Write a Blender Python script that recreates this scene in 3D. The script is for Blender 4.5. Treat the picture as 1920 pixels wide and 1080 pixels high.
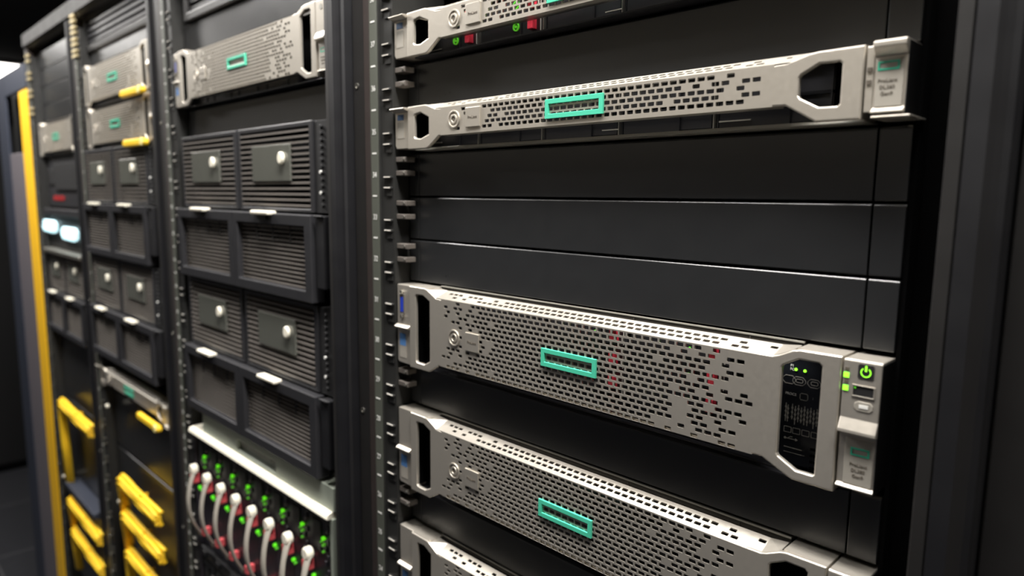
import bpy, bmesh, math, random
from mathutils import Vector, Matrix
random.seed(7)
sc = bpy.context.scene
for o in list(bpy.data.objects): bpy.data.objects.remove(o)
COL = sc.collection
MM = 0.001
U = 44.45
ZB = 1690.0                      # height of the "row 0" slot line above the floor, mm

# ------------------------------------------------------------------ camera, world, lights, exposure
def add_camera():
    f, rx, ry, rz = 1293.4462, -0.1323, -0.7829, 0.0106
    C = Vector((605.196, -421.965, -87.694 + ZB)) * MM
    fwd = Vector((math.sin(ry)*math.cos(rx), math.cos(ry)*math.cos(rx), math.sin(rx)))
    right = Vector((math.cos(ry), -math.sin(ry), 0)); up = right.cross(fwd)
    r2 = math.cos(rz)*right + math.sin(rz)*up; u2 = -math.sin(rz)*right + math.cos(rz)*up
    cam = bpy.data.cameras.new('camera'); o = bpy.data.objects.new('camera', cam); COL.objects.link(o)
    M = Matrix(((r2.x, u2.x, -fwd.x, C.x), (r2.y, u2.y, -fwd.y, C.y), (r2.z, u2.z, -fwd.z, C.z), (0, 0, 0, 1)))
    o.matrix_world = M
    cam.sensor_width = 36; cam.lens = f/1920*36; cam.clip_start = 0.01; cam.clip_end = 60
    cam.dof.use_dof = True; cam.dof.focus_distance = 0.53; cam.dof.aperture_fstop = 4.6
    sc.camera = o
add_camera()
w = bpy.data.worlds.new('world'); sc.world = w; w.use_nodes = True
w.node_tree.nodes['Background'].inputs[0].default_value = (0.55, 0.6, 0.7, 1)
w.node_tree.nodes['Background'].inputs[1].default_value = 0.012
sc.view_settings.view_transform = 'Standard'; sc.view_settings.look = 'None'
sc.view_settings.gamma = 1; sc.view_settings.use_curve_mapping = False
sc.view_settings.exposure = 0.0

LAMPS = [  # x, y, z (mm above floor), sx, sy, watts  - ceiling luminaires over the aisle
    (330, -215, 2480, 1200, 200, 47), (-1500, -360, 2480, 1200, 240, 36), (-3600, -640, 2480, 1100, 260, 12), (-6080, 400, 2480, 1400, 620, 40)]
def area(x, y, z, sx, sy, watts, colr=(1, 0.965, 0.93)):
    l = bpy.data.lights.new('ceiling_light', 'AREA'); l.shape = 'RECTANGLE'; l.size = sx*MM; l.size_y = sy*MM
    l.energy = watts; l.color = colr
    o = bpy.data.objects.new('ceiling_light', l); COL.objects.link(o); o.location = (x*MM, y*MM, z*MM)
for (x, y, z, sx, sy, e) in LAMPS: area(x, y, z-45, sx-60, sy-40, e)

# ------------------------------------------------------------------ materials
MATS = {}
def mat(name, rgb, rough=.5, metal=0.0, emit=None, es=1.0, noise=0.0, nscale=80, spec=.5, bump=0.0, coat=0.0):
    if name in MATS: return MATS[name]
    m = bpy.data.materials.new(name); m.use_nodes = True
    nt = m.node_tree; b = nt.nodes['Principled BSDF']
    def s2l(c): return tuple((x/12.92 if x <= .04045 else ((x+.055)/1.055)**2.4) for x in c)
    c = s2l(rgb)
    b.inputs['Base Color'].default_value = (*c, 1); b.inputs['Roughness'].default_value = rough
    b.inputs['Metallic'].default_value = metal; b.inputs['Specular IOR Level'].default_value = spec
    b.inputs['Coat Weight'].default_value = coat
    if emit:
        b.inputs['Emission Color'].default_value = (*s2l(emit), 1); b.inputs['Emission Strength'].default_value = es
    tc = nt.nodes.new('ShaderNodeTexCoord'); n = nt.nodes.new('ShaderNodeTexNoise')
    n.inputs['Scale'].default_value = nscale; n.inputs['Detail'].default_value = 4
    nt.links.new(tc.outputs['Object'], n.inputs['Vector'])
    if noise > 0:
        r = nt.nodes.new('ShaderNodeMapRange'); r.inputs[3].default_value = max(0.02, rough-noise); r.inputs[4].default_value = min(1, rough+noise)
        nt.links.new(n.outputs['Fac'], r.inputs[0]); nt.links.new(r.outputs[0], b.inputs['Roughness'])
        mx = nt.nodes.new('ShaderNodeMix'); mx.data_type = 'RGBA'
        mx.inputs[6].default_value = (*[x*(1-noise*.6) for x in c], 1); mx.inputs[7].default_value = (*[min(1, x*(1+noise*.6)) for x in c], 1)
        nt.links.new(n.outputs['Fac'], mx.inputs[0]); nt.links.new(mx.outputs[2], b.inputs['Base Color'])
    if bump > 0:
        bp = nt.nodes.new('ShaderNodeBump'); bp.inputs['Strength'].default_value = bump; bp.inputs['Distance'].default_value = .0005
        nt.links.new(n.outputs['Fac'], bp.inputs['Height']); nt.links.new(bp.outputs[0], b.inputs['Normal'])
    MATS[name] = m; return m
SILVER = mat('silver_paint', (.79, .765, .72), .38, .78, noise=.06, nscale=300)
SILVER2 = mat('grey_silver_plate', (.66, .64, .60), .45, .4, noise=.05, nscale=200)
LIP = mat('pale_steel_lip', (.66, .65, .61), .38, .4, noise=.08)
STEEL = mat('bare_steel', (.62, .61, .58), .35, .9, noise=.08)
TEAL = mat('teal_badge', (.28, .73, .60), .35, 0, coat=.3, noise=.03)
TEALP = mat('teal_print', (.20, .74, .60), .5, noise=.03)
PANEL = mat('satin_black_panel', (.125, .128, .132), .30, 0, noise=.05, nscale=60, spec=.75)
BLACK = mat('matte_black', (.07, .07, .075), .6, noise=.05)
CAGE = mat('cage_black', (.09, .09, .10), .35, noise=.08, nscale=120)
INNER = mat('interior_black', (.015, .015, .017), .95, noise=.03, spec=.08)
FRAME = mat('frame_charcoal', (.10, .095, .092), .5, .0, noise=.08, nscale=40)
FRAMEB = mat('frame_blue_black', (.052, .052, .066), .5, .0, noise=.08, nscale=40)
BROWN = mat('brown_black_strip', (.17, .14, .13), .6, noise=.12, nscale=90)
RAILM = mat('rail_black', (.17, .17, .165), .4, .2, noise=.08)
UNITM = mat('unit_strip_grey', (.30, .31, .28), .5, noise=.05)
LITEDGE = mat('lit_edge_white', (.86, .84, .80), .45, .2, noise=.04)  # light on the rail hole edges, put into the colour
WHITEP = mat('white_print', (.85, .85, .83), .6, noise=.03)
GREYP = mat('grey_print', (.60, .59, .56), .7, noise=.03)
DARKP = mat('dark_print', (.30, .27, .23), .7, noise=.03)
RED = mat('dark_red_button', (.80, .20, .27), .4, noise=.04)
GREENL = mat('green_led', (.3, .9, .1), .5, emit=(.62, .95, .22), es=1.7)
GREENS = mat('green_led_soft', (.2, .6, .1), .5, emit=(.45, .85, .2), es=.35)
REDL = mat('red_led_text', (.6, .05, .05), .5, emit=(.8, .08, .1), es=.35)
BLUE = mat('blue_connector', (.10, .20, .62), .45, noise=.04)
STICK = mat('blue_sticker', (.30, .47, .68), .4, noise=.1, nscale=400)
SLATM = mat('slat_charcoal', (.41, .39, .37), .42, .1, noise=.08)
ENCL = mat('enclosure_charcoal', (.165, .165, .175), .4, .1, noise=.08)
PLATE = mat('smoked_plate', (.36, .365, .34), .25, .2, noise=.05)
WHITEK = mat('white_plastic', (.93, .91, .84), .3, noise=.03)
GREYG = mat('grey_green_panel', (.62, .65, .60), .45, .2, noise=.05)
YEL = mat('yellow_cable', (.98, .80, .16), .45, noise=.05)
YELP = mat('yellow_paint', (.93, .72, .10), .5, noise=.05)
MAUVE = mat('mauve_grey_panel', (.42, .40, .42), .45, .2, noise=.06)
BLUEG = mat('blue_grey_frame', (.19, .21, .26), .45, .2, noise=.06)
BLADE = mat('blade_dark', (.15, .14, .17), .45, .1, noise=.08)
HANDLE = mat('grey_handle', (.62, .60, .56), .4, .1, noise=.04)
PINK = mat('pink_red_release', (.86, .36, .38), .4, noise=.04)
GLOW = mat('white_blue_reflection', (.8, .95, 1), .3, emit=(.8, .97, 1), es=1.25)
LAMPM = mat('lamp_diffuser', (1, 1, 1), .5, emit=(1, .98, .95), es=6)

# ------------------------------------------------------------------ mesh helpers (millimetres)
class MB:
    def __init__(s, off=(0, 0, 0)): s.bm = bmesh.new(); s.off = Vector(off)
    def v(s, x, y, z): return s.bm.verts.new((x, y, z))
    def quad(s, *ps):
        try: s.bm.faces.new([s.v(*p) for p in ps])
        except ValueError: pass
        return s
    def box(s, x0, x1, y0, y1, z0, z1):
        x0, x1 = sorted((x0, x1)); y0, y1 = sorted((y0, y1)); z0, z1 = sorted((z0, z1))
        a = [s.v(x, y, z) for z in (z0, z1) for (x, y) in ((x0, y0), (x1, y0), (x1, y1), (x0, y1))]
        for f in ((3, 2, 1, 0), (4, 5, 6, 7), (0, 1, 5, 4), (1, 2, 6, 5), (2, 3, 7, 6), (3, 0, 4, 7)): s.bm.faces.new([a[i] for i in f])
        return s
    def prism(s, pts, a0, a1, plane='xz', hole=None):
        """polygon pts in plane, extruded from a0 to a1 along the third axis; optional hole polygon"""
        def P(u, v, w): return (u, w, v) if plane == 'xz' else ((u, v, w) if plane == 'xy' else (w, u, v))
        loops = [pts] + ([hole] if hole else [])
        f0 = []; rings = []
        for w in (a0, a1):
            vs = [[s.v(*P(u, v, w)) for u, v in L] for L in loops]; rings.append(vs)
            if hole:
                es = []
                for L in vs:
                    for i in range(len(L)): es.append(s.bm.edges.new((L[i], L[(i+1) % len(L)])))
                bmesh.ops.triangle_fill(s.bm, edges=es, use_beauty=True)
            else: s.bm.faces.new(vs[0])
        for L0, L1 in zip(*rings):
            n = len(L0)
            for i in range(n): s.bm.faces.new((L0[i], L0[(i+1) % n], L1[(i+1) % n], L1[i]))
        return s
    def cyl(s, c, r, a0, a1, axis='y', n=20, r2=None):
        r2 = r if r2 is None else r2
        def P(u, v, w): return {'y': (c[0]+u, w, c[1]+v), 'x': (w, c[0]+u, c[1]+v), 'z': (c[0]+u, c[1]+v, w)}[axis]
        A = [s.v(*P(r*math.cos(t*2*math.pi/n), r*math.sin(t*2*math.pi/n), a0)) for t in range(n)]
        B = [s.v(*P(r2*math.cos(t*2*math.pi/n), r2*math.sin(t*2*math.pi/n), a1)) for t in range(n)]
        s.bm.faces.new(A); s.bm.faces.new(B[::-1])
        for i in range(n): s.bm.faces.new((A[i], B[i], B[(i+1) % n], A[(i+1) % n]))
        return s
    def ring(s, c, ro, ri, a0, a1, n=24, sx=1):
        cs = [(math.cos(t*2*math.pi/n), math.sin(t*2*math.pi/n)) for t in range(n)]
        L = [[s.v(c[0]+r*x*sx, a, c[1]+r*z) for x, z in cs] for r, a in ((ro, a1), (ro, a0), (ri, a0), (ri, a1))]
        for j in range(4):
            A, B = L[j], L[(j+1) % 4]
            for i in range(n): s.bm.faces.new((A[i], A[(i+1) % n], B[(i+1) % n], B[i]))
        return s
    def frame(s, x0, x1, z0, z1, t, y0, y1):
        z0, z1 = sorted((z0, z1))
        s.prism([(x0, z0), (x1, z0), (x1, z1), (x0, z1)], y0, y1, 'xz', hole=[(x0+t, z0+t), (x1-t, z0+t), (x1-t, z1-t), (x0+t, z1-t)]); return s
    def tube(s, pts, r, n=8):
        rings = []; N = len(pts)
        for i, p in enumerate(pts):
            p = Vector(p); d = (Vector(pts[min(i+1, N-1)]) - Vector(pts[max(i-1, 0)])).normalized()
            a = d.cross(Vector((0.31, 1, 0.17))).normalized(); b = d.cross(a)
            rings.append([s.bm.verts.new(p + r*(math.cos(t*2*math.pi/n)*a + math.sin(t*2*math.pi/n)*b)) for t in range(n)])
        for A, B in zip(rings, rings[1:]):
            for i in range(n): s.bm.faces.new((A[i], A[(i+1) % n], B[(i+1) % n], B[i]))
        s.bm.faces.new(rings[0][::-1]); s.bm.faces.new(rings[-1]); return s
    def perf(s, a0, a1, b0, b1, rows, hw, hh, t, fmap):
        """sheet a0..a1 x b0..b1 (b0 top > b1 bottom) with rows [(b, [a...])] of slot holes; fmap(a, b, depth)->xyz"""
        def q(pts, d): s.quad(*[fmap(a, b, d) for a, b in (pts if d == 0 else pts[::-1])])
        def rect(x0, x1, y0, y1):
            if x1-x0 < 1e-6 or y0-y1 < 1e-6: return
            for d in (0, t): q([(x0, y1), (x1, y1), (x1, y0), (x0, y0)], d)
        top = b0; c = min(hw, hh)*.28
        for b, xs in rows:
            xs = sorted(x for x in xs if a0+hw+.2 < x < a1-hw-.2)
            rect(a0, a1, top, b+hh); cur = a0
            for x in xs:
                rect(cur, x-hw, b+hh, b-hh); cur = x+hw
                O = [(x-hw+c, b-hh), (x+hw-c, b-hh), (x+hw, b-hh+c), (x+hw, b+hh-c), (x+hw-c, b+hh), (x-hw+c, b+hh), (x-hw, b+hh-c), (x-hw, b-hh+c)]
                for k, cr in ((1, (x+hw, b-hh)), (3, (x+hw, b+hh)), (5, (x-hw, b+hh)), (7, (x-hw, b-hh))):
                    for d in (0, t): q([O[k], cr, O[(k+1) % 8]], d)
                for k in range(8):
                    p, r = O[k], O[(k+1) % 8]; s.quad(fmap(*p, 0), fmap(*r, 0), fmap(*r, t), fmap(*p, t))
            rect(cur, a1, b+hh, b-hh); top = b-hh
        rect(a0, a1, top, b1)
        C = [(a0, b1), (a1, b1), (a1, b0), (a0, b0)]
        for k in range(4): p, r = C[k], C[(k+1) % 4]; s.quad(fmap(*p, 0), fmap(*p, t), fmap(*r, t), fmap(*r, 0))
        return s
    def build(s, name, m, parent=None, bevel=0.0, seg=2, smooth=False, recalc=True):
        if recalc: bmesh.ops.recalc_face_normals(s.bm, faces=s.bm.faces)
        for v in s.bm.verts: v.co = (v.co + s.off) * MM
        me = bpy.data.meshes.new(name); s.bm.to_mesh(me); s.bm.free()
        me.materials.append(m)
        if smooth: me.polygons.foreach_set('use_smooth', [True]*len(me.polygons))
        o = bpy.data.objects.new(name, me); COL.objects.link(o)
        if parent: o.parent = parent
        if bevel > 0:
            b = o.modifiers.new('bevel', 'BEVEL'); b.width = bevel*MM; b.segments = seg; b.limit_method = 'ANGLE'; b.angle_limit = math.radians(35)
            b.harden_normals = False
        return o
def text(name, body, size, m, parent, loc, off=(0, 0, 0), face='front', thick=.12, sx=1.0, align='CENTER', space=1.0):
    cu = bpy.data.curves.new(name, 'FONT'); cu.body = body; cu.size = size*MM; cu.align_x = align; cu.extrude = thick*MM; cu.space_line = space
    cu.resolution_u = 3
    t = bpy.data.objects.new(name, cu); COL.objects.link(t)
    dg = bpy.context.evaluated_depsgraph_get(); me = bpy.data.meshes.new_from_object(t.evaluated_get(dg))
    bpy.data.objects.remove(t)
    L = Vector(loc) + Vector(off)
    for v in me.vertices:
        x, y, z = v.co; x *= sx
        v.co = Vector((x, -z, y) if face == 'front' else (z, x, y)) + L*MM
    me.materials.clear(); me.materials.append(m)
    o = bpy.data.objects.new(name, me); COL.objects.link(o); o.parent = parent; return o
def root(name, label, cat, group=None, x=0, z=0, y=0, sx=1.0):
    o = bpy.data.objects.new(name, None); COL.objects.link(o); o.empty_display_size = .05
    o.location = (x*MM, y*MM, z*MM); o.scale = (sx, 1, 1)
    o['label'] = label; o['category'] = cat
    if group: o['group'] = group
    return o
def tag(o, label, cat, group=None):
    o['label'] = label; o['category'] = cat
    if group: o['group'] = group
    return o
def struct(name, mb, m):
    o = mb.build(name, m); o['kind'] = 'structure'; return o
def copy_tree(o, parent=None):
    c = o.copy(); COL.objects.link(c); c.parent = parent
    for ch in list(o.children): copy_tree(ch, c)
    return c
def zu(u): return ZB + u*U

# ------------------------------------------------------------------ the room
def floor_mat():
    m = mat('floor_tiles', (.20, .205, .22), .35, noise=.06, nscale=6)
    nt = m.node_tree; b = nt.nodes['Principled BSDF']
    tc = nt.nodes.new('ShaderNodeTexCoord'); br = nt.nodes.new('ShaderNodeTexBrick')
    br.offset = 0; br.inputs['Scale'].default_value = 1; br.inputs['Brick Width'].default_value = .6; br.inputs['Row Height'].default_value = .6
    br.inputs['Mortar Size'].default_value = .004; br.inputs['Color1'].default_value = (.036, .037, .042, 1); br.inputs['Color2'].default_value = (.030, .031, .036, 1)
    br.inputs['Mortar'].default_value = (.09, .09, .095, 1)
    nt.links.new(tc.outputs['Object'], br.inputs['Vector']); nt.links.new(br.outputs['Color'], b.inputs['Base Color']); return m
XL, XR, YF, YB, HC = -9000, 2200, -1700, 2200, 2500
struct('floor', MB().box(XL, XR, YF, YB, -60, 0), floor_mat())
struct('ceiling', MB().box(XL, XR, YF, YB, HC, HC+60), mat('ceiling_dark', (.10, .10, .11), .8, noise=.05, nscale=10))
WALLM = mat('wall_grey', (.72, .69, .63), .7, noise=.05, nscale=8)
struct('wall_front', MB().box(XL, XR, YF-60, YF, 0, HC), WALLM)
struct('reflected_panel_1', MB().box(XL, XR, YF, YF+60, 0, 1780), mat('dark_blue_reflected', (.16, .17, .21), .5, noise=.05, nscale=12))  # unseen dark panel added to darken reflections in the lower rack fronts
struct('wall_back', MB().box(XL, XR, YB, YB+60, 0, HC), mat('wall_black', (.05, .05, .055), .8, noise=.05, nscale=8))
struct('wall_left', MB().box(XL-60, XL, YF, YB, 0, HC), MATS['wall_black'])
struct('wall_right', MB().box(XR, XR+60, YF, YB, 0, HC), WALLM)
LL = ['flat ceiling luminaire above the nearest rack', 'flat ceiling luminaire over the aisle by the second rack', 'flat ceiling luminaire over the aisle past the row end',
      'bright white ceiling lamp glowing at the far left edge of the photo']
for (x, y, z, sx, sy, e), lb in zip(LAMPS, LL):
    r = root('ceiling_lamp', lb, 'lamp', x=x, y=y, z=HC)
    MB().frame(-sx/2, sx/2, -sy/2, sy/2, 20, 0, 1)
    m = MB(); m.box(-sx/2, sx/2, -sy/2, sy/2, -22, 0); m.build('housing', MAUVE, r, 2)
    MB().box(-sx/2+25, sx/2-25, -sy/2+15, sy/2-15, -30, -22).build('diffuser', LAMPM, r)

# ------------------------------------------------------------------ rack frames
def rack(k, x0, sx, label, numbers=True, yp=-17):
    r = root('server_rack', label, 'rack', 'black server racks standing in a row', x=x0, z=0, sx=sx)
    H0, H1 = 0, zu(7.1)
    m = MB(); m.prism([(-60.5, 60), (-60.5, 1), (-59.5, 0), (-38.6, 0), (-38.2, .6), (-38.2, 60)], H0, H1-36, 'xy')
    m.build('left_post', FRAME, r)
    m = MB(); m.box(-38, -28, -.6, 30, H0, H1-36); m.build('edge_strip', BROWN, r)
    for zz in (28, -332, -690):
        h = MB(); h.ring((-53, zu(0)+zz), 3.2, 2.0, -.6, .5, 16); h.cyl((-53, zu(0)+zz), 2.1, -.1, .6, n=12); h.build('screw', STEEL, r)
    # right upright: charcoal face, grooved blue-black flank
    m = MB(); m.prism([(509, 60), (509, yp+3), (510, yp), (516.5, yp), (517.2, yp+1.4), (517.2, 60)], H0, H1-36, 'xy')
    m.build('right_post', FRAME, r)
    m = MB(); m.prism([(517.2, 60), (517.2, yp+1.4), (518, yp-.6), (527, yp-.4), (530, yp+2), (533, yp+4), (536, yp+5), (537.2, yp+8), (537.2, 60)], H0, H1-36, 'xy')
    m.build('post_cover', FRAMEB, r)
    # mounting rail left: unit scale strip, flange with hole edges painted pale as if lit
    m = MB(); m.box(-28, -13, 0, 3, H0+90, H1-60); m.box(-13, 7.5, 2.5, 4, H0+90, H1-60); m.box(7.5, 9, 2.5, 70, H0+90, H1-60)
    ur = [i for i in range(-30, 8) if 200 < zu(i) < H1-80]
    for i in ur:
        for dz in (-36.5, -25.6): m.box(-7.5, 7, .2, 2.6, zu(i)+dz-.6, zu(i)+dz+1.5)
        m.box(-3, 6, 1.4, 2.6, zu(i)+0, zu(i)+8)
    rl = m.build('mounting_rail', RAILM, r, .25, 1)
    tm = LITEDGE if sx == 1 else mat('dim_edge_brown', (.46, .42, .33), .5, .2, noise=.1)
    first = None
    for i in [q for q in ur if q > -22]:
        for dz in (-36.5, -25.6):
            if first is None:
                first = MB((0, 0, 0)).prism([(-.3, .2), (-.3, 1.1), (1.5, 1.5), (1.5, .2)], -5.5, 5, 'yz').build('lit_hole_edge', tm, rl); o = first
            else: o = first.copy(); COL.objects.link(o); o.parent = rl
            o.location = (0, 0, (zu(i)+dz)*MM)
    m = MB(); m.box(-27.5, -14, -.5, .3, H0+90, H1-60); us = m.build('unit_scale', UNITM, r)
    m = MB()
    for i in range(-24, 7): m.box(-25, -17.5, -.75, -.4, zu(i)-.8, zu(i)+.8)
    m.build('unit_tick', WHITEP, us)
    if numbers:
        for q in range(24): text('unit_number', str(42-q), 8.2, WHITEP, us, (-21.2, -.7, zu(6.5-q)-2.9), thick=.08, sx=.9)
    # right rail, dark and set back
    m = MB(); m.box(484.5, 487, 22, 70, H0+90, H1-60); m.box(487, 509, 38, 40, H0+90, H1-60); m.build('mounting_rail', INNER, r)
    # slots bracket behind the ears
    # top and bottom beams, sides, rear
    m = MB(); m.prism([(yp, 0), (60, 0), (60, -36), (yp+9, -36), (yp, -30)], -60.5, 537.2, 'yz')
    for v in m.bm.verts: v.co.z += H1
    m.build('top_beam', FRAME, r, 1)
    m = MB(); m.box(-60.5, 537.2, yp, 60, 0, 80); m.build('plinth', FRAME, r, 1)
    m = MB(); m.box(-60.5, 537.2, 60, 1000, H1-6, H1); m.build('roof_panel', BLACK, r)
    m = MB(); m.box(-60.5, -60, 60, 1000, 20, H1-6); m.build('side_panel', BLACK, r)
    m = MB(); m.box(535.7, 537.2, 60, 1000, 20, H1-6); m.build('side_panel', BLACK, r)
    m = MB(); m.box(-60, 535.7, 995, 1000, 20, H1-6); m.build('rear_panel', INNER, r)
    m = MB(); m.box(-60, 535.7, 60, 995, 20, 80); m.build('floor_panel', INNER, r)
    return r
P = 598.8
X1, X2 = 0, -P
X3, S3 = -2*P+38, .95
X4, S4 = -3*P+186, .82
rack(0, X1, 1, 'nearest black server rack with silver servers and blank panels')
rack(1, X2, 1, 'black server rack second from the camera, with drive enclosures and blade chassis')
rack(2, -2*P+74, .864, 'third black server rack from the camera, with three yellow cable bundles below', False, yp=-4)
rack(3, -3*P+211, .762, 'farthest black server rack at the left, next to the yellow strip', False, yp=-4)
rack(-1, P, 1, 'black rack post running down the right edge of the photo', False)

CLIPLIT = mat('lit_clip', (.72, .66, .50), .45, .1, noise=.06)  # lit look of the grey clips, painted as a paler colour
# ------------------------------------------------------------------ blank panels
def blank(xr, u, label, n=1, sx=1.0, group='black blank filler panels', y=20, clips=True, h=None):
    hh = (h or n)*U
    r = root('blank_panel', label, 'blank panel', group, x=xr, z=zu(u)-hh, sx=sx)
    b = MB(); b.prism([(y, 1.0), (y+.9, .6), (y+8, .6), (y+8, hh-.8), (y+1.6, hh-.8), (y+.6, hh-1.4), (y, hh-2.2)], 29, 465.4, 'yz'); b.build('panel', PANEL, r, .3, 2)
    for a, c in ((466.6, 484), (12.5, 28)):
        b = MB(); b.prism([(y, 1.0), (y+.9, .6), (y+8, .6), (y+8, hh-.8), (y+1.6, hh-.8), (y+.6, hh-1.4), (y, hh-2.2)], a, c, 'yz'); b.build('end_cap', PANEL, r, .4, 2)
    if clips:
        for zz in (-7.0, -20.8):
            b = MB(); cx_, cy_ = (9.2, 5) if sx == 1 else (0, -4); b.box(cx_, cx_+(17 if sx == 1 else 34), cy_, cy_+(12 if sx == 1 else 5.5), hh+zz-2.8, hh+zz+2.4); cb = b.build('clip', (mat('clip_grey', (.34, .32, .30), .45, 0, noise=.06) if sx == 1 else CLIPLIT), r, .6)
            b = MB(); b.cyl((22.5, hh+zz-.2), 1.4, cy_-1.4, cy_+.2); b.build('rivet', STEEL, cb)
    return r
blank(X1, 1, 'black blank panel between the two thin silver servers')
blank(X1, -1, 'black blank panel directly under the thin server, topmost of the three in a stack')
blank(X1, -2, 'middle black blank panel of the stack of three')
blank(X1, -3, 'lowest black blank panel of three, just above the thick silver server')
blank(X1, -6, 'black blank panel under the thick server with lit green power button')
blank(X1, -9, 'black blank panel between the lower two thick silver servers')

# ------------------------------------------------------------------ servers
PX = 7.06
MASK2 = ['#...#..##################################.#...#.', '.#.##.#.#############################.#.##.##...', '..#.#.####################################.#....',
'.#..##.###.########################.#####..##...', '#..##.######################################..#.', '....#.#.###############################.##......',
'........##################################.#.#..', '#...#...#..##########################.##.#.###..', '#.......##.################################.....',
'....#...#.###########################..##.###...', '..###.#.##############################..####.##.', '..#.#.###############################..##.#.....',
'.##...################################..##.##...', '#..#######.########################...#.###.....', '..###.#.############################.#..#..##...']
MASK1 = ['#....#...################################.#...#.', '.....#....###########################.#.##.##...', '#.........##.#############################.#..#.',
'.........##########################.#####..##...', '....#....##.################################....']
TOP2 = ['.###.###..#.###############################.#..###..###.'[:48], '..#.#..###################################.##....#..'[:48]]
BEZ = {}
def make_bezel(n, parent, off):
    if n in BEZ:
        o = BEZ[n].copy(); COL.objects.link(o); o.parent = parent; return o
    b = MB(off)
    D = 3.2
    if n == 2:
        b.prism([(36.8, -2), (62, -2), (66, -3.2), (80, -10.2), (88, -10.6), (88, -77.3), (84, -77.4), (68, -86.6), (36.8, -87)], 0, D, 'xz',
                hole=[(47, -11.5), (48.2, -10), (58.9, -9.6), (69.7, -14.6), (69.7, -75.6), (60.9, -80.2), (48.6, -80.0), (47, -78.5)])
        b.prism([(410, -8.9), (420, -8.7), (424, -7.4), (432.5, -3.2), (437, -2.2), (462, -2), (462, -86.2), (437, -86.2), (433, -84.6), (416.5, -76.6), (410, -76.6)], 0, D, 'xz',
                hole=[(426.2, -15), (427.2, -13.4), (436.6, -8.4), (449, -8.5), (450.8, -10.3), (450.4, -78.8), (449.4, -79.8), (438.8, -79.6), (427.2, -73.2), (426.2, -71.6)])
        z0, z1, rows = -9.6, -77.0, [(-12.2-4.5*i, [84.58+PX*k+(PX/2 if i % 2 else 0) for k, c in enumerate(m) if c == '#']) for i, m in enumerate(MASK2)]
        ztop = -3.6; yb = 15
        # handles run back to the chassis
        CB = ((36.8, 66, D, 26, -2, -4), (434, 462, D, 26, -2, -4), (461, 462, D, 26, -4, -86))
    else:
        b.prism([(36.8, -1.2), (64, -1.0), (68, -2), (80, -6), (88, -6.4), (88, -31.6), (85, -31.8), (70, -41.4), (66, -42.8), (36.8, -42.8)], 0, D, 'xz',
                hole=[(47, -11), (48, -9.4), (56.8, -8), (70, -13.5), (70, -29.2), (57, -33.0), (48.5, -32), (47, -30.6)])
        b.prism([(410, -6.6), (417, -6.4), (431, -2.4), (436, -1.8), (462, -1.6), (462, -42.4), (437, -42.4), (418, -31.4), (410, -31.2)], 0, D, 'xz',
                hole=[(425.6, -15.8), (426.6, -14.2), (437, -8.8), (448.6, -9), (450, -10.4), (450, -32.8), (448.8, -34), (438, -33.8), (426.8, -27.8), (425.6, -26.2)])
        z0, z1, rows = -6.0, -31.4, [(-9.4-4.3*i, [84.82+PX*k+(PX/2 if i % 2 else 0) for k, c in enumerate(m) if c == '#']) for i, m in enumerate(MASK1)]
        ztop = 0.2; yb = 12
        CB = ((36.8, 66, D, 26, -1.2, -3), (434, 462, D, 26, -1.6, -3), (461, 462, D, 26, -3, -42))
    bmesh.ops.recalc_face_normals(b.bm, faces=b.bm.faces)
    es = []
    for e in b.bm.edges:
        v0, v1 = e.verts
        if len(e.link_faces) != 2 or e.calc_face_angle(0) < .6: continue
        if max(v0.co.y, v1.co.y) > .01: continue
        if any(abs(v0.co.x-q) < .01 and abs(v1.co.x-q) < .01 for q in (88, 410)): continue
        es.append(e)
    bmesh.ops.bevel(b.bm, geom=es, offset=1.0, segments=3, affect='EDGES', profile=.5)
    for c_ in CB: b.box(*c_)
    hw, hh = 2.75, (1.5 if n == 2 else 1.42)
    b.perf(88, 410, z0, z1, [(z, [x for x in xs if 88 < x < 410]) for z, xs in rows], hw, hh, 1.6, lambda a, c, d: (a, d, c))
    # sloping perforated top strip
    L = math.hypot(yb, ztop-z0)
    ny, nz = (ztop-z0)/L, -yb/L
    tr = [(-3.6, [84.6+PX*k for k, c in enumerate(TOP2[0]) if c == '#']), (-9.0, [88.1+PX*k for k, c in enumerate(TOP2[1]) if c == '#'])]
    tr = [(-(L-(-b_)) if False else b_, xs) for b_, xs in tr]
    tr = [(-L*0.32, tr[0][1]), (-L*0.66, tr[1][1])]
    b.perf(80, 420, 0, -L, tr, 2.6, 1.45 if n == 2 else 1.2, 1.4, lambda a, c, d: (a, -c*0 + yb*(1+c/L)-0 + ny*d, (z0+(ztop-z0)*(1+c/L)) + nz*d))
    for (xa, za, xb, zb_) in (((66, -3.2, 80, -10.2), (432.5, -3.2, 420, -8.9)) if n == 2 else ((67, -1.8, 80, -6.1), (431, -2.5, 417, -6.6))):
        zt_ = -2.2 if n == 2 else -1.2
        for d_ in (0, .8): b.quad((xa, .4, za-d_), (xb, .4, zb_-d_), (xb, yb, ztop-d_), (xa, yb, max(zt_, ztop)-d_))
    # bottom return
    b.box(86, 412, 1.6, 12, z1, z1+1.4)
    o = b.build('bezel', SILVER, parent); BEZ[n] = o; return o
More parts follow.
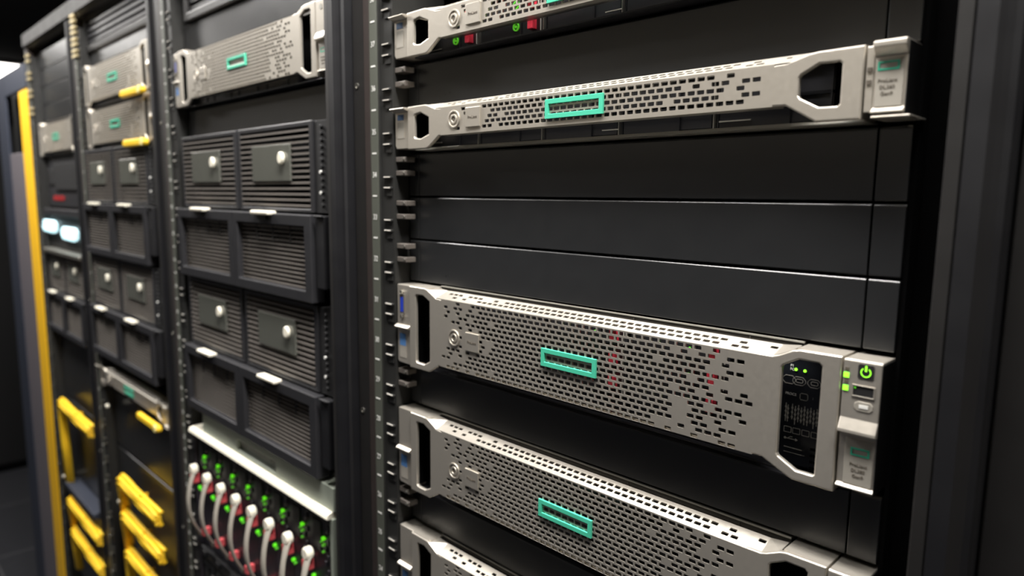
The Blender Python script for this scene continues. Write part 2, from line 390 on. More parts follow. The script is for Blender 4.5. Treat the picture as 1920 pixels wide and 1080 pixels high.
def drive(parent, x0, x1, z0, z1, off, led=True, small=False):
    b = MB(off); b.box(x0, x1, 22, 27, z0, z1); b.box(x0+3, x1-26, 20.5, 22, z0+2.5, z1-2.5)
    d = b.build('drive_carrier', CAGE, parent, .5)
    if led:
        zc = (z0+z1)/2
        b = MB(off)
        if not small: b.ring((x1-31, zc), 3.6, 2.6, 19.2, 20.4, 16)
        b.cyl((x1-31, zc), 1.1, 19, 20.4, n=10); b.build('status_ring', GREENS, d)
        b = MB(off); b.box(x1-14.5, x1-8.5, 16.5, 22, zc-5, zc+5); b.build('release_button', RED, d, .4)
        b = MB(off); b.box(x1-4, x1-3.2, 21.4, 22, z0+3, z1-3); b.build('edge_line', GREYP, d)
    else:
        b = MB(off); b.frame(x0+1, x1-1, z0+1, z1-1, .8, 21, 22); b.build('rim', CAGE, d)
    return d
def make_server(n, xr, u, label, detail=2, tagtext=None, vga=False, power=False, drives=None, sx=1.0, y=0, yellow=False, silver_lip=False, group='silver servers with teal badges'):
    h = n*U; off = (0, 0, h)
    r = root('rack_server', label, 'server', group, x=xr, z=zu(u)-h, sx=sx, y=y)
    b = MB(off); b.box(24, 474, 30, 620, -1, -h+1); b.box(36.2, 38.2, 3.4, 30, -4.2, -h+5); b.box(459, 460.6, 3.4, 30, -4.2, -h+5); b.build('chassis', INNER, r)
    make_bezel(n, r, off)
    MB(off).box(66, 432, 18.4, 19.6, -.5, -1.5).build('lip_edge', LIP, r)
    b = MB(off); b.box(66, 432, 19.6, 30, -.6, -2.6); b.box(66, 432, 19, 20, -1.7, -5.2)
    for xx in (178, 300, 395): b.box(xx, xx+.8, 18.6, 20, -.6, -5.4)
    b.build('top_lip', mat('dark_steel', (.36, .35, .33), .45, .5, noise=.06), r)
    b = MB(off); b.box(40, 462, 7, 30, -h+.9, -h+2.3); b.box(40, 462, 12, 13, -h+2.3, -h+3.7); b.build('bottom_lip', LIP if silver_lip else CAGE, r, .3)
    # drive cage
    zb = -h+4
    if detail >= 1:
        if n == 1:
            for i in range(5):
                x0 = 40+80.2*i
                for (za, zc) in ((-5, -21.5), (-23, -39.6)):
                    drive(r, x0, x0+78, za, zc, off, led=(i in (drives or ())))
            for (xa, xb) in ((40, 66), (264, 280), (364, 387)):
                MB(off).box(xa, xb, 19.2, 20.4, -36.2, -35.4).build('latch_line', LIP, r)
            b = MB(off)
            for i in range(1, 5): b.box(40+80.2*i-1.4, 40+80.2*i-.6, 19.5, 27, -4, zb)
            b.build('cage_divider', STEEL, r)
        else:
            for i in range(4):
                x0 = 35+87*i
                for j in range(4):
                    drive(r, x0+40-40, x0+84, -10-19.2*j, -27.4-19.2*j, off, led=(j < 3 and i in (drives or ())), small=True)
    else:
        b = MB(off); b.box(40, 462, 25, 30, -5, zb); b.build('drive_cage', CAGE, r)
    # green frame badge
    zc = -18.3 if n == 1 else -43.6
    b = MB(off); b.frame(221.7, 280.0, zc-7.7, zc+7.7, 3.9, -1.6, .4); b.build('badge', TEAL, r, .3)
    # lock
    zl = -18.0 if n == 1 else -45.4
    b = MB(off); b.ring((107.6, zl), 8.0, 6.4, -.9, .3, 28); b.ring((107.6, zl), 4.4, 2.6, -1.0, .4, 20); b.cyl((107.6, zl), 6.3, -.2, .5, n=24)
    lk = b.build('lock', SILVER, r, .25, smooth=False)
    MB(off).box(106.8, 108.4, -.6, -.1, zl-2.2, zl+2.2).build('keyhole', DARKP, lk)
    zn = -17.8 if n == 1 else -45.8
    b = MB(off); b.prism([(124.5, zn-8.8), (143.5, zn-8.8), (143.5, zn+8.8), (124.5, zn+8.8)], -1.2, .4); np_ = b.build('name_plate', SILVER, r, .5)
    if detail >= 1: text('lettering', 'ProLiant', 3.6, DARKP, np_, (134, -1.25, zn-1.2), off)
    # left ear
    b = MB(off)
    hb = h-2.6 if n == 2 else 41.5
    if n == 2:
        b.prism([(12, -2.4), (35.8, -2.2), (35.8, -hb), (14, -hb+.6), (12, -hb+3)], 3, 30, 'xz')
        b.prism([(3, -44), (-1, -46.5), (-1, -48), (3, -49.4)], 11, 34, 'yz')
    else:
        b.prism([(12, -1.6), (35.8, -1.4), (35.8, -hb), (14, -hb), (12, -38)], 3, 30, 'xz')
        b.prism([(3, -1.5), (-4, -1.8), (-4, -3), (3, -6)], 11, 35, 'yz')
    el = b.build('left_ear', SILVER, r, .8)
    if vga:
        b = MB(off); b.frame(17.5, 25, -34, -12, 1.0, 1.6, 3.2); v_ = b.build('video_port', STEEL, el, .4)
        MB(off).box(18.8, 23.8, 1.8, 3.1, -31, -15.5).build('port_insert', BLUE, v_)
        for zz in (-9.8, -36.2):
            MB(off).cyl((21.2, zz), 2.0, 0.6, 3.2, n=6).build('port_screw', STEEL, v_)
    zs = (-53, -66) if n == 2 else (-6.5, -17)
    if detail >= 1:
        MB(off).box(16, 26, 2.7, 3.1, zs[0]-1, (zs[1]-1 if n == 2 else -13)).build('blue_sticker', STICK, el)
        st = MB(off).box(16, 27, 2.75, 3.1, zs[1]+(-1.6 if n == 2 else 2), zs[1]-14).build('grey_sticker', SILVER2, el)
    # right ear
    b = MB(off)
    if n == 2:
        b.prism([(28, -2.6), (.8, -2.6), (0, -3.4), (0, -38), (-3.2, -44.5), (-3.4, -46.6), (1.5, -48.2), (1.5, -79), (-.5, -80.2), (-.5, -81.4), (28, -82)], 463.2, 484.4, 'yz')
        er = b.build('right_ear', SILVER, r, .6)
        MB(off).box(484.4, 485.0, .5, 32, -4, -82).build('ear_flank', INNER, er)
        if power:
            b = MB(off); b.prism([(471.4, -5.6), (472.2, -4.7), (479.4, -4.7), (480.2, -5.6), (480.2, -12.4), (479.4, -13.2), (472.2, -13.2), (471.4, -12.4)], -.25, .5); pb = b.build('power_button', BLACK, er)
            b = MB(off); N = 20
            for i in range(N):
                t0 = math.radians(125)+math.radians(290)*i/N; t1 = math.radians(125)+math.radians(290)*(i+1)/N
                p = [(475.8+rr*math.cos(t), -.5, -9.2+rr*math.sin(t)) for rr, t in ((2.9, t0), (2.9, t1), (2.3, t1), (2.3, t0))]
                b.quad(*p)
            b.box(475.3, 476.3, -.6, -.3, -8.6, -5.3); b.build('power_symbol', GREENL, pb, recalc=False)
            b = MB(off); b.frame(468.8, 481.4, -24.4, -17.2, .7, -.5, 1); ub = b.build('usb_port', SILVER, er, .2)
            MB(off).box(469.5, 480.7, -.1, .6, -23.7, -17.9).build('usb_socket', BLACK, ub)
            MB(off).box(470.0, 471.0, -.3, .3, -19.6, -18.4).build('usb_glow', GREENS, ub)
            b = MB(off); b.prism([(470.6, -28.6), (472.4, -27), (479.4, -27), (481, -28.6), (481, -31.2), (479.4, -32.8), (472.4, -32.8), (470.6, -31.2)], -.3, .4); sb = b.build('identify_button', SILVER2, er, .3)
            MB(off).box(473.4, 478.4, -.5, -.2, -30.8, -28.8).build('button_mark', WHITEP, sb)
            for zz in (-12.4, -20.2):
                MB(off).box(463.6, 466.6, -.4, .4, zz-1.5, zz+1.5).build('status_light', GREENL, er)
                MB(off).box(464.2, 466.4, -.2, .3, zz+2.8, zz+4.6).build('status_mark', DARKP, er)
        else:
            MB(off).cyl((475, -11), 3.2, -.3, .5).build('power_button', GREYP, er)
        plate = (467.0, 483.0, -50.2, -78.6, 1.2)
        b = MB(off); b.box(plate[0], plate[1], .9, 1.6, plate[2], plate[3]); tg = b.build('pull_tag', SILVER2, er, .2)
        tz = -57.9; ty = .85
    else:
        b.prism([(28, -1), (-3, -1), (-4.2, -1.8), (-4.2, -4.6), (.8, -9), (.8, -37), (-2, -38.6), (-2, -40), (28, -40.4)], 467.4, 484.2, 'yz')
        b.box(463.0, 467.4, .6, 28, -2.8, -39); b.box(468, 488, -2.6, 28, -41.4, -42.8)
        er = b.build('right_ear', SILVER, r, .5)
        MB(off).box(484.2, 484.9, 1, 32, -2, -40).build('ear_flank', INNER, er)
        for zz in (-15.6, -22.5): MB(off).box(463.8, 466.2, .1, .7, zz-1.2, zz+1.2).build('status_light', DARKP, er)
        b = MB(off); b.box(468.6, 482.6, .3, 1, -10.4, -36.4); tg = b.build('pull_tag', SILVER2, er, .2)
        tz = -14.3; ty = .25
    if detail >= 1:
        b = MB(off); b.frame(469.2 if n == 1 else 470.4, 480.2 if n == 1 else 480.8, tz-2.4, tz+2.4, .95, ty-.15, ty+.1); b.build('tag_badge', TEALP, tg)
        if tagtext:
            for i, (t, s_) in enumerate(zip(tagtext, (2.9, 2.9, 2.9))):
                text('tag_lettering', t, s_, DARKP, tg, (474.6 if n == 1 else 475.2, ty-.05, tz-9.0-3.5*i), off, thick=.06)
    if yellow and n == 2:
        for zz in (-22, -48): MB(off).cyl((20, zz), 6, -3, 3, n=14).build('latch_glint', WHITEK, el, 1.5)  # white discs in place of reflections off the ear latches
    if yellow:
        b = MB(off); hh_ = h
        b.prism([(345, -hh_+1.5), (349, -hh_-5), (466, -hh_-6.5), (472, -hh_-1), (468, -hh_+7), (350, -hh_+8)], -16, -6, 'xz'); b.build('yellow_pull_tab', YEL, r, 3, 3)
        b = MB(off); b.cyl((459, -hh_+.5), 7.2, -17.4, -14, n=18); b.build('tab_end', mat('pale_yellow_cap', (1, .93, .62), .3, noise=.03), r, 1)
    return r
SA = make_server(1, X1, 2, 'thin silver server at the very top, with red buttons and green rings under its bezel', drives=(0, 1), tagtext=('ProLiant', 'DL360', 'Gen9'))
SB = make_server(1, X1, 0, 'thin silver server with whole tag visible on its right end, above three blank panels', silver_lip=True, drives=(), tagtext=('ProLiant', 'DL360', 'Gen9'))
SC_ = make_server(2, X1, -4, 'thick silver server with lit green power button and blue video port', drives=(2, 3), tagtext=('ProLiant', 'DL380', 'Gen9'), vga=True, power=True)
SD = make_server(2, X1, -7, 'thick silver server below the one with the lit power button', drives=(), tagtext=('ProLiant', 'DL380', 'Gen9'))
SE = make_server(2, X1, -10, 'thick silver server cut off by the bottom edge of the photo', drives=(), tagtext=('ProLiant', 'DL380', 'Gen9'))
# printed service card behind the right handle opening of the lit server
def service_card(r):
    h = 2*U; off = (0, 0, h)
    b = MB(off); b.box(414, 459, 21, 22, -8, -84); c = b.build('service_card', mat('service_card_black', (.08, .09, .11), .3, noise=.04), r)
    y = 20.8
    def rr(x0, x1, z0, z1, t=.28, rad=.9):
        m = MB(off); m.prism([(x0+rad, z1), (x1-rad, z1), (x1, z1-rad), (x1, z0+rad), (x1-rad, z0), (x0+rad, z0), (x0, z0+rad), (x0, z1-rad)], y, y+.15, 'xz',
            hole=[(x0+rad, z1-t), (x1-rad, z1-t), (x1-t, z1-rad), (x1-t, z0+rad), (x1-rad, z0+t), (x0+rad, z0+t), (x0+t, z0+rad), (x0+t, z1-rad)]); m.build('diagram_outline', GREYP, c)
    for xx in (427.0, 432.8): MB(off).cyl((xx, -20.0), .95, y-.3, y+.1, n=12).build('status_led', GREENL, c)
    text('card_lettering', 'P1\nFC', 2.4, WHITEP, c, (423.2, y, -18.6), off, thick=.05, align='LEFT')
    for a in (418.5, 425.2, 434.8): rr(a, a+8.6, -30.2, -24.6, rad=2)
    for a in (427.4, 437.0): rr(a, a+4.6, -28.6, -26.0, t=.3, rad=.6)
    text('card_lettering', 'PROC2', 2.3, WHITEP, c, (421.0, y, -37.6), off, thick=.05, align='LEFT')
    rr(430.5, 435.8, -39.6, -35.0); text('card_lettering', '1', 2.0, GREYP, c, (439, y, -38), off, thick=.05)
    m = MB(off)
    for i, xx in enumerate([422, 423.4, 426.2, 428.2, 430.2, 432.2, 434.2, 436.2, 438.2, 440.2, 442.2]):
        z0 = -43.4 - (i % 2)*1.1; m.box(xx-.22, xx+.22, y, y+.15, z0, z0-12.5+(i % 3))
        for q in range(3):
            zz = z0-2.6-3.1*q; m.prism([(xx-.8, zz), (xx, zz+1.3), (xx+.8, zz), (xx, zz-1.3)], y, y+.12, 'xz', hole=[(xx-.4, zz), (xx, zz+.65), (xx+.4, zz), (xx, zz-.65)])
    m.build('wiring_diagram', mat('pale_print', (.62, .61, .58), .7, noise=.03), c)
    for a in (421.4, 427.2, 433.2, 439.2): rr(a, a+5.0, -63.2, -59.2, t=.25, rad=.3)
    m = MB(off); m.box(422.5, 430, y, y+.15, -67.0, -67.4); m.prism([(429.4, -66.2), (431, -67.2), (429.4, -68.2)], y, y+.15); m.cyl((422.6, -67.2), .8, y, y+.15, n=10)
    m.prism([(424, -67.2), (426, -65.6), (427.4, -65.6), (427.4, -65.9), (426.1, -65.9), (424.6, -67.2)], y, y+.15); m.build('usb_symbol', mat('pale_print', (.6,)*3), c)
    m = MB(off); m.box(422.2, 434, y, y+.15, -73.0, -73.5); m.box(422.2, 436, y, y+.15, -76.4, -76.7); m.build('rule_line', GREYP, c)
    m = MB(off)
    for q in range(4): m.box(439.5, 446.5, y-.3, y+.15, -70-4.2*q, -71.6-4.2*q)
    m.build('vent_slot', INNER, c)
service_card(SC_)

# ------------------------------------------------------------------ drive enclosures (5 U)
ENC = {}
def enclosure(xr, u, label, sx=1.0, y=0):
    if 'e' in ENC:
        r = copy_tree(ENC['e']); r.location = (xr*MM, y*MM, (zu(u)-5*U)*MM); r.scale = (sx, 1, 1); r['label'] = label; return r
    h = 5*U; off = (0, 0, h)
    r = root('drive_enclosure', label, 'drive enclosure', 'charcoal drive enclosures with slatted doors', x=xr, z=zu(u)-h, sx=sx, y=y)
    MB(off).box(28, 476, 30, 700, -1, -h+1).build('chassis', INNER, r)
    b = MB(off); b.box(449.5, 483, 2, 30, -2, -110)
    for i in range(13): b.cyl((467, -10-7.6*i), 2.6, -1, 2, n=10)
    sp = b.build('side_strip', BLACK, r, .4)
    for zz in (-62, -86): MB(off).cyl((467, zz), 2.0, -2.2, 0).build('indicator', WHITEP, sp)
    for i, (x0, x1) in enumerate(((33, 236), (243, 448))):
        # upper door with slats, smoked plate and white knob
        b = MB(off); b.prism([(x0, -1), (x1, -1), (x1, -110), (x0, -110)], 0, 12, 'xz', hole=[(x0+9, -7), (x1-9, -7), (x1-9, -106), (x0+9, -106)])
        d = b.build('upper_door', ENCL, r, 1.0)
        b = MB(off)
        for q in range(14):
            z = -11.0-7.0*q; b.prism([(-.5, z+1.0), (8, z+2.2), (8, z+.4), (-.5, z-1.6)], x0+9, x1-9, 'yz')
        b.build('slats', SLATM, d)
        px0, px1 = (78, 182) if i == 0 else (290, 395)
        b = MB(off); b.prism([(px0, -26), (px1, -26), (px1, -72), (px0, -72)], -2.4, 3, 'xz'); pl = b.build('label_plate', PLATE, d, .8)
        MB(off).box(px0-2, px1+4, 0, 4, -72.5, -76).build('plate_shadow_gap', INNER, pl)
        kx = 164 if i == 0 else 377
        b = MB(off); b.prism([(kx+7*math.cos(t*math.pi/8), -43.5+8*math.sin(t*math.pi/8)) for t in range(16)], -7, -2, 'xz'); b.build('white_knob', WHITEK, pl, 2, 3)
        # lower door, standing proud, frame + grid + slats + white tab
        xa, xb = (27, 237) if i == 0 else (237, 455)
        b = MB(off); b.prism([(xa, -112.5), (xb, -112.5), (xb, -219), (xa, -219)], -10, 8, 'xz', hole=[(xa+14, -127), (xb-16, -127), (xb-16, -205), (xa+14, -205)])
        d = b.build('lower_door', ENCL, r, 1.2)
        b = MB(off); X0, X1_ = xa+14, xb-16
        for q in range(14):
            z = -130-5.6*q; b.prism([(-3, z+.8), (5, z+1.8), (5, z+.2), (-3, z-1.2)], X0, X1_, 'yz')
        b.build('slats', SLATM, d)
        b = MB(off)
        for q in range(1, 4): xx = X0+(X1_-X0)*q/4; b.box(xx-2, xx+2, -3, 3, -127, -150)
        b.box(X0, X1_, -2, 2, -127, -133); b.build('grid', BLACK, d)
        tx = 125 if i == 0 else 336
        b = MB(off); b.box(tx-27, tx+24, -17, -4, -109.5, -115.2); b.build('white_tab', WHITEK, d, 2.2, 3)
        MB(off).box(tx-14, tx+10, -13, -10, -116, -121).build('tab_root', BLACK, d)
    b = MB(off); b.box(462, 482, -7, 30, -113, -200); b.box(462, 482, -10, -7, -112, -115); b.build('side_handle', FRAMEB, r, 1.5)
    b = MB(off); b.box(22, 26.5, -8, -3, -122, -178); b.build('side_light_strip', SILVER2, r, 1)
    ENC['e'] = r; return r
enclosure(X2, 0, 'upper charcoal drive enclosure in the second rack, below its silver server')
enclosure(X2, -5, 'lower charcoal drive enclosure in the second rack, above the blade chassis')
enclosure(X3, 0, 'upper drive enclosure of the third rack, directly under the yellow-tabbed servers', sx=S3)
enclosure(X3, -5, 'lower drive enclosure of the third rack, the blurred one with two white tabs', sx=S3)
enclosure(X4, -5.3, 'drive enclosure low in the farthest rack, under the bright reflections', sx=S4, y=8)

# slatted vent units near the rack tops
def vent_unit(xr, u, n, label, sx=1.0):
    h = n*U; off = (0, 0, h)
    r = root('vent_unit', label, 'vent unit', 'slatted black units at the rack tops', x=xr, z=zu(u)-h, sx=sx)
    MB(off).box(30, 478, 30, 500, -1, -h+1).build('chassis', BLACK, r)
    b = MB(off); b.prism([(30, -1), (478, -1), (478, -h+1), (30, -h+1)], 14, 30, 'xz', hole=[(46, -10), (462, -10), (462, -h+14), (46, -h+14)]); b.build('front_frame', FRAME, r, 2)
    b = MB(off); z = -18
    while z > -h+18:
        b.prism([(18, z+2.6), (26, z+1.6), (26, z-2.6), (18, z-3.6)], 46, 462, 'yz'); z -= 12
    b.build('slats', ENCL, r)
    if sx < 1:
        for q in range(8): MB(off).box(2, 36, -4, 1.5, -8-(q//2)*24-(q % 2)*11, -13.5-(q//2)*24-(q % 2)*11).build('clip', CLIPLIT, r, .6)
    return r
vent_unit(X2, 7, 3, 'black slatted unit above the silver server of the second rack')
vent_unit(X3, 6.6, 2, 'black slatted unit at the top of the third rack', S3)

# second rack: server, blanks
make_server(2, X2, 3, 'thick silver server in the second rack, above the drive enclosures', detail=1, drives=(), tagtext=('ProLiant', 'DL380', 'Gen9'), vga=True)
blank(X2, 4, 'black blank panel above the silver server of the second rack', clips=False)
blank(X2, 1, 'black blank panel between the silver server and drive enclosure of the second rack', clips=False)

# ------------------------------------------------------------------ blade chassis
def chassis():
    u = -10; top = -438.0; z0 = ZB-1150
    off = (0, 0, ZB-z0)
    r = root('blade_chassis', 'open blade chassis with grey-green top panel and silver front edge', 'blade chassis', x=X2, z=z0)
    b = MB(off); b.box(30, 478, 60, 700, -440, -1140); b.build('body', BLACK, r)
    b = MB(off); b.prism([(72, -446), (481, -446), (481, -478), (72, -478)], -3, 40, 'xz', hole=[(205, -455.5), (328, -455.5), (328, -472), (205, -472)]); tp = b.build('top_panel', GREYG, r, 1)
    b = MB(off); b.box(205, 328, 2, 12, -455, -472); b.box(214, 310, 0, 2, -458, -462); b.build('display_slot', mat('slot_grey', (.42, .43, .40), .4, noise=.05), tp)
    b = MB(off); b.prism([(-10, -487), (-12, -485), (-10, -479.5), (-4, -477.5), (24, -477.5), (24, -487)], 30, 478, 'yz'); b.build('front_edge', WHITEK, r, 1)
    b = MB(off); b.box(474, 481, -5, 60, -486, -1140); b.build('side_frame', GREYG, r, 1)
    b = MB(off); b.box(28, 33, -3, 60, -486, -1140); b.build('side_frame', BLADE, r, 1)
    b = MB(off); b.box(33, 474, -2, 20, -690, -708)
    for i in range(8): b.box(45+55*i, 60+55*i, -4, -2, -694, -704)
    b.build('middle_shelf', FRAMEB, r, 1)
    return r
chassis()
def make_blade(x, ztop, label, H=200.0):
    off = (0, 0, H)
    r = root('blade_server', label, 'server blade', 'server blades with white curved handles', x=X2+x, z=ZB+ztop-H)
    b = MB(off); b.box(.8, 54, 3, 400, -1, -H+1)
    for q in range(9): b.box(30+(q % 2)*7, 35+(q % 2)*7, 1, 3, -8-10*q, -15-10*q)
    b.build('body', BLADE, r, .6)
    b = MB(off); b.box(2, 52, 0, 3, -3, -14); b.box(2, 22, 1, 3, -18, -60); b.build('latch_bar', BLACK, r, .5)
    MB(off).cyl((40, -26), 2.2, -.6, 3).build('screw', STEEL, r)
    # curved handle
    b = MB(off); pts = []
    for t in range(15):
        s_ = t/14; pts.append((6+2.2*math.sin(s_*math.pi*1.1)*3+s_*8, -5-19*math.sin(math.pi*min(1, s_*1.05))**.8, -62-118*s_))
    rings = []
    for i, p in enumerate(pts):
        wd = 6.5 if i < 3 else 4.6+1.4*math.sin(i/14*math.pi)
        rings.append([b.v(p[0]+wd*c, p[1]+2.6*s2, p[2]) for c, s2 in ((math.cos(a*math.pi/5), math.sin(a*math.pi/5)) for a in range(10))])
    for A, B in zip(rings, rings[1:]):
        for i in range(10): b.bm.faces.new((A[i], A[(i+1) % 10], B[(i+1) % 10], B[i]))
    b.bm.faces.new(rings[0]); b.bm.faces.new(rings[-1][::-1])
    hd = b.build('handle', HANDLE, r, smooth=True)
    b = MB(off); b.prism([(5+8.2*math.cos(t*math.pi/8), -64+9*math.sin(t*math.pi/8)) for t in range(16)], -14, -3, 'xz'); b.build('handle_cap', WHITEK, hd, 2.5, 3)
    b = MB(off); b.prism([(-8, -76), (2, -72), (4, -90), (-6, -92)], -12, 2, 'xz')
    b.build('red_release', PINK, r, 2)
    b = MB(off); b.prism([(28, -160), (40, -158), (40, -172), (28, -174)], -10, 3, 'xz'); b.build('red_release', PINK, r, 2)
    for q, (lx, lz, rr) in enumerate(((29, -38, 2.6), (29, -47, 2.0), (29, -56, 1.6), (24, -44, 1.3), (1, -100, 2.6), (6, -103, 1.8))):
        MB(off).cyl((lx, lz), rr, -.8, 3, n=10).build('status_led', GREENS if q not in (0, 4) else mat('green_led_mid', (.2, .7, .1), .5, emit=(.42, .95, .1), es=.8), r)
    return r
bl0 = None
names = ['leftmost', 'second', 'third', 'fourth', 'fifth', 'sixth', 'seventh', 'rightmost']
for row in range(2):
    for i in range(8):
        lb = '%s blade from the left, %s row of the blade chassis, white handle' % (names[i] if i not in (0, 7) else names[i].replace('most', ' end'), ('upper', 'lower')[row])
        if row and i > 4: continue
        x = 33+55.0*i-0.0; zt = -487-row*222
        if bl0 is None: bl0 = make_blade(x, zt, lb)
        else:
            c = copy_tree(bl0); c.location = ((X2+x)*MM, 0, (ZB+zt-200)*MM); c['label'] = lb

# ------------------------------------------------------------------ third rack
make_server(2, X3, 4, 'upper of the two blurred silver servers with yellow tabs in the third rack', detail=0, sx=S3, y=6, yellow=True)
make_server(2, X3, 2, 'lower of the two blurred silver servers with yellow tabs in the third rack', detail=0, sx=S3, y=6, yellow=True)
make_server(1, X3, -10.7, 'thin blurred silver server low in the third rack, with a yellow tab', detail=0, sx=S3, y=0, yellow=True)
blank(X3, 4.6, 'narrow dark blank panel above the two tabbed servers of the third rack', sx=S3, clips=False, h=.6)
blank(X3, -11.8, 'tall dark blank panel above the yellow cables of the third rack', sx=S3, clips=False, n=3)
blank(X3, -14.9, 'dark blank panel behind the yellow cables of the third rack', sx=S3, clips=False, n=8)

# ------------------------------------------------------------------ farthest rack
make_server(2, X4, 2, 'silver server in the farthest rack, next to the yellow strip', detail=0, sx=S4, y=8)
ord_ = ['topmost', 'second from top', 'middle', 'fourth from top', 'lowest']
for i in range(4): blank(X4, 6-i, '%s of the blank panels at the top of the farthest rack' % ['topmost', 'second', 'third', 'lowest'][i], sx=S4, clips=True, group='blank panels at the top of the farthest rack')
def small_unit(xr, z1, z0, label, name, cat, build, sx=1.0, y=0):
    r = root(name, label, cat, x=xr, z=ZB+z0, sx=sx, y=y); build(r, (0, 0, -z0)); return r
def f_red(r, off):
    MB(off).box(26, 478, 12, 400, -2, -126).build('chassis', ENCL, r, 2)
    MB(off).box(150, 420, 8, 12, -18, -84).build('screen', BLACK, r, 1)
    text('red_display', '8.8.8.8', 17, REDL, r, (175, 10, -110), off, thick=.3, sx=2.8)
    MB(off).box(60, 140, 9, 12, -30, -70).build('vent_plate', BLACK, r, 1)
small_unit(X4, 0, -128, 'dark control unit with a dim red display in the farthest rack', 'control_unit', 'control unit', f_red, S4, 8)
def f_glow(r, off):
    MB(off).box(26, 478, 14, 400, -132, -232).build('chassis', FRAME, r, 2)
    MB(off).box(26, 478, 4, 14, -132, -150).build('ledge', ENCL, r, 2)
    for (x, z) in ((92, -178), (330, -190)):  # glowing blobs in place of ceiling lamp reflections on glossy parts
        b = MB(off); b.prism([(x-74, z+9), (x-58, z+16), (x+55, z+16), (x+78, z+6), (x+70, z-12), (x+44, z-17), (x-60, z-15), (x-78, z-4)], 2, 14, 'xz'); g = b.build('glowing_reflection', GLOW, r, 4, 3)
        MB(off).box(x-14, x+30, -.5, 2, z+2, z+9).build('reflection_core', mat('warm_white_lit', (1, .9, .6), .5, emit=(1, .88, .55), es=1.5), g)
small_unit(X4, -132, -234, 'dark unit with two white lamp reflections built as glowing blobs in the farthest rack', 'reflecting_unit', 'reflecting unit', f_glow, S4, 0)
def f_tray(r, off):
    b = MB(off); b.prism([(-6, -246), (-6, -236), (30, -234), (30, -250)], 40, 482, 'yz'); b.build('tray', STEEL, r, 2)
small_unit(X4, -234, -250, 'silver tray edge under the bright reflections of the farthest rack', 'shelf_tray', 'tray', f_tray, S4, 0)
blank(X4, -10.4, 'tall dark blank panel above the yellow cables of the farthest rack', sx=S4, clips=False, n=4)
blank(X4, -14.5, 'dark blank panel framed by the tall yellow cable loop of the farthest rack', sx=S4, clips=False, n=5)
blank(X4, -20.2, 'dark blank panel behind the lower yellow cables of the farthest rack', sx=S4, clips=False, n=6)
def f_bar(r, off):
    b = MB(off); b.prism([(-14, -872), (-14, -858), (20, -856), (20, -880)], 150, 482, 'yz'); b.build('bar', BLUEG, r, 2)
small_unit(X4, -856, -880, 'blue-grey cable management bar between yellow bundles of the farthest rack', 'cable_bar', 'cable bar', f_bar, S4, 0)

# yellow cable bundles: each a hanging trunk with a run across the rack
def bundle(xw0, xw1, zt, drop, slope, label, yoff=0, n=7):
    r = root('cable_bundle', label, 'cable bundle', 'bundles of yellow patch cables', x=xw0, z=ZB+zt-drop, y=-2+yoff)
    L = xw1-xw0
    for i in range(n):
        a = i/(n-1)
        dz = -2-24*a; dx = 3+(34 if drop > 200 else 24)*a; y = (-6 if i % 2 else 0)-3*math.sin(a*3)
        pts = [(dx, y+3, 0.0), (dx, y, drop*.5), (dx, y-2, drop+dz-18), (dx+4, y-3, drop+dz-5), (dx+16, y-4, drop+dz)]
        m = 9
        for q in range(1, m+1):
            s_ = q/m; pts.append((dx+16+(L-dx-16-4*a)*s_, y-4+.8*math.sin(s_*9+i), drop+dz+slope*s_+.7*math.sin(s_*14+i*2)))
        e = pts[-1]; pts += [(e[0]+6, e[1]+2, e[2]-2-3*a)]
        b = MB(); b.tube(pts, 4.3, 8); b.build('cable', YEL, r, smooth=True)
    b = MB()
    b.box(L*.62, L*.62+4, -13, 4, drop-31+slope*.62, drop+3+slope*.62)
    b.build('tie', YELP, r, 1)
    return r
X3w = lambda a: -2*P+a
X4w = lambda a: -3*P+a
bundle(X3w(196), X3w(440), -688, 90, -6, 'top yellow cable bundle of the third rack')
bundle(X3w(206), X3w(448), -764, 88, -4, 'second yellow cable bundle down in the third rack')
bundle(X3w(218), X3w(452), -846, 140, 0, 'lowest yellow cable bundle in view in the third rack')
bundle(X4w(296), X4w(592), -628, 240, -6, 'tall yellow cable loop in the farthest rack', n=7)
bundle(X4w(318), X4w(607), -892, 88, -8, 'middle yellow cable bundle of the farthest rack')
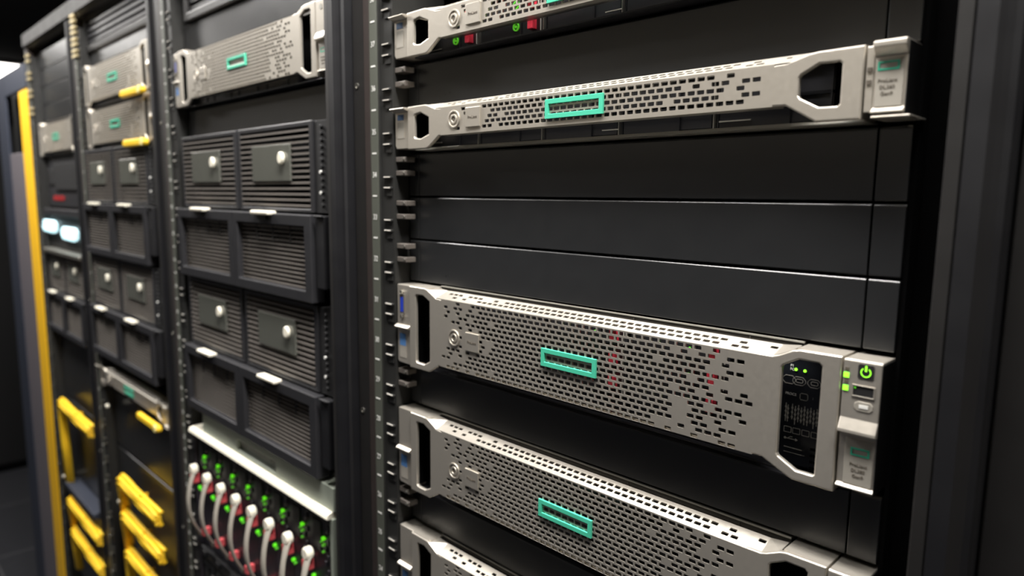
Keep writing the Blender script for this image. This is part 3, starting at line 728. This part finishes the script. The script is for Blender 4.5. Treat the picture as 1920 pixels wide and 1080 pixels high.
bundle(X4w(336), X4w(607), -972, 120, -8, 'lowest yellow cable bundle of the farthest rack')

# bright cage screws on the rails
def cage_screw(x, z, label, r_=4.2, y=-2):
    r = root('rack_screw', label, 'screw', 'bright screws on the rack rails', x=x, z=ZB+z, y=y)
    MB().cyl((0, 0), r_, -3, 3, n=14).build('head', WHITEK, r, .8); MB().cyl((0, 0), r_*.45, -3.4, -2.8, n=6).build('socket', GREYP, r)
cage_screw(X3w(118), -560, 'bright screw on the third rack rail, above the yellow cables')
cage_screw(X3w(160), -770+0, 'bright screw beside the second yellow bundle of the third rack')
cage_screw(X4w(245), -868, 'bright screw beside the blue-grey bar of the farthest rack')
cage_screw(X4w(300), -1018, 'bright screw near the bottom of the farthest rack rail')

# ------------------------------------------------------------------ row end cabinet with yellow strip
r = root('end_cabinet', 'blue-grey framed cabinet with mauve panel and yellow edge strip at the row end', 'cabinet', x=-1900, z=0)
def zz(v): return ZB+v
b = MB(); b.prism([(-170, 0), (-40, 0), (-40, zz(250)), (-170, zz(250))], 0, 8, 'xz'); b.build('left_stile', BLUEG, r, 3)
b = MB(); b.box(-40, 255, 0, 8, zz(185), zz(250)); b.build('head_rail', BLUEG, r, 3)
b = MB(); b.box(-40, 157, 2, 10, 0, zz(20)); b.build('lower_panel', MAUVE, r, 2)
b = MB(); b.box(-40, 150, 26, 34, zz(20), zz(185)); b.build('upper_opening', INNER, r)
b = MB(); b.prism([(158, -1), (255, -1), (255, 40), (158, 40)], 0, zz(182), 'xy'); b.build('yellow_strip', YELP, r, 3)
b = MB(); b.box(-170, 255, 40, 900, 0, zz(250)); b.build('body', BLACK, r)
r = root('dark_cabinet', 'tall black cabinet far down the aisle, behind the row end', 'cabinet', x=-4700, z=0)
b = MB(); b.box(0, 560, -700, 700, 40, 1960); b.build('body', BLACK, r, 4)
b = MB(); b.box(10, 566, -690, 690, 0, 40); b.build('plinth', INNER, r)
b = MB(); b.box(560, 566, -20, 20, 900, 1100); b.build('handle', FRAME, r, 2)
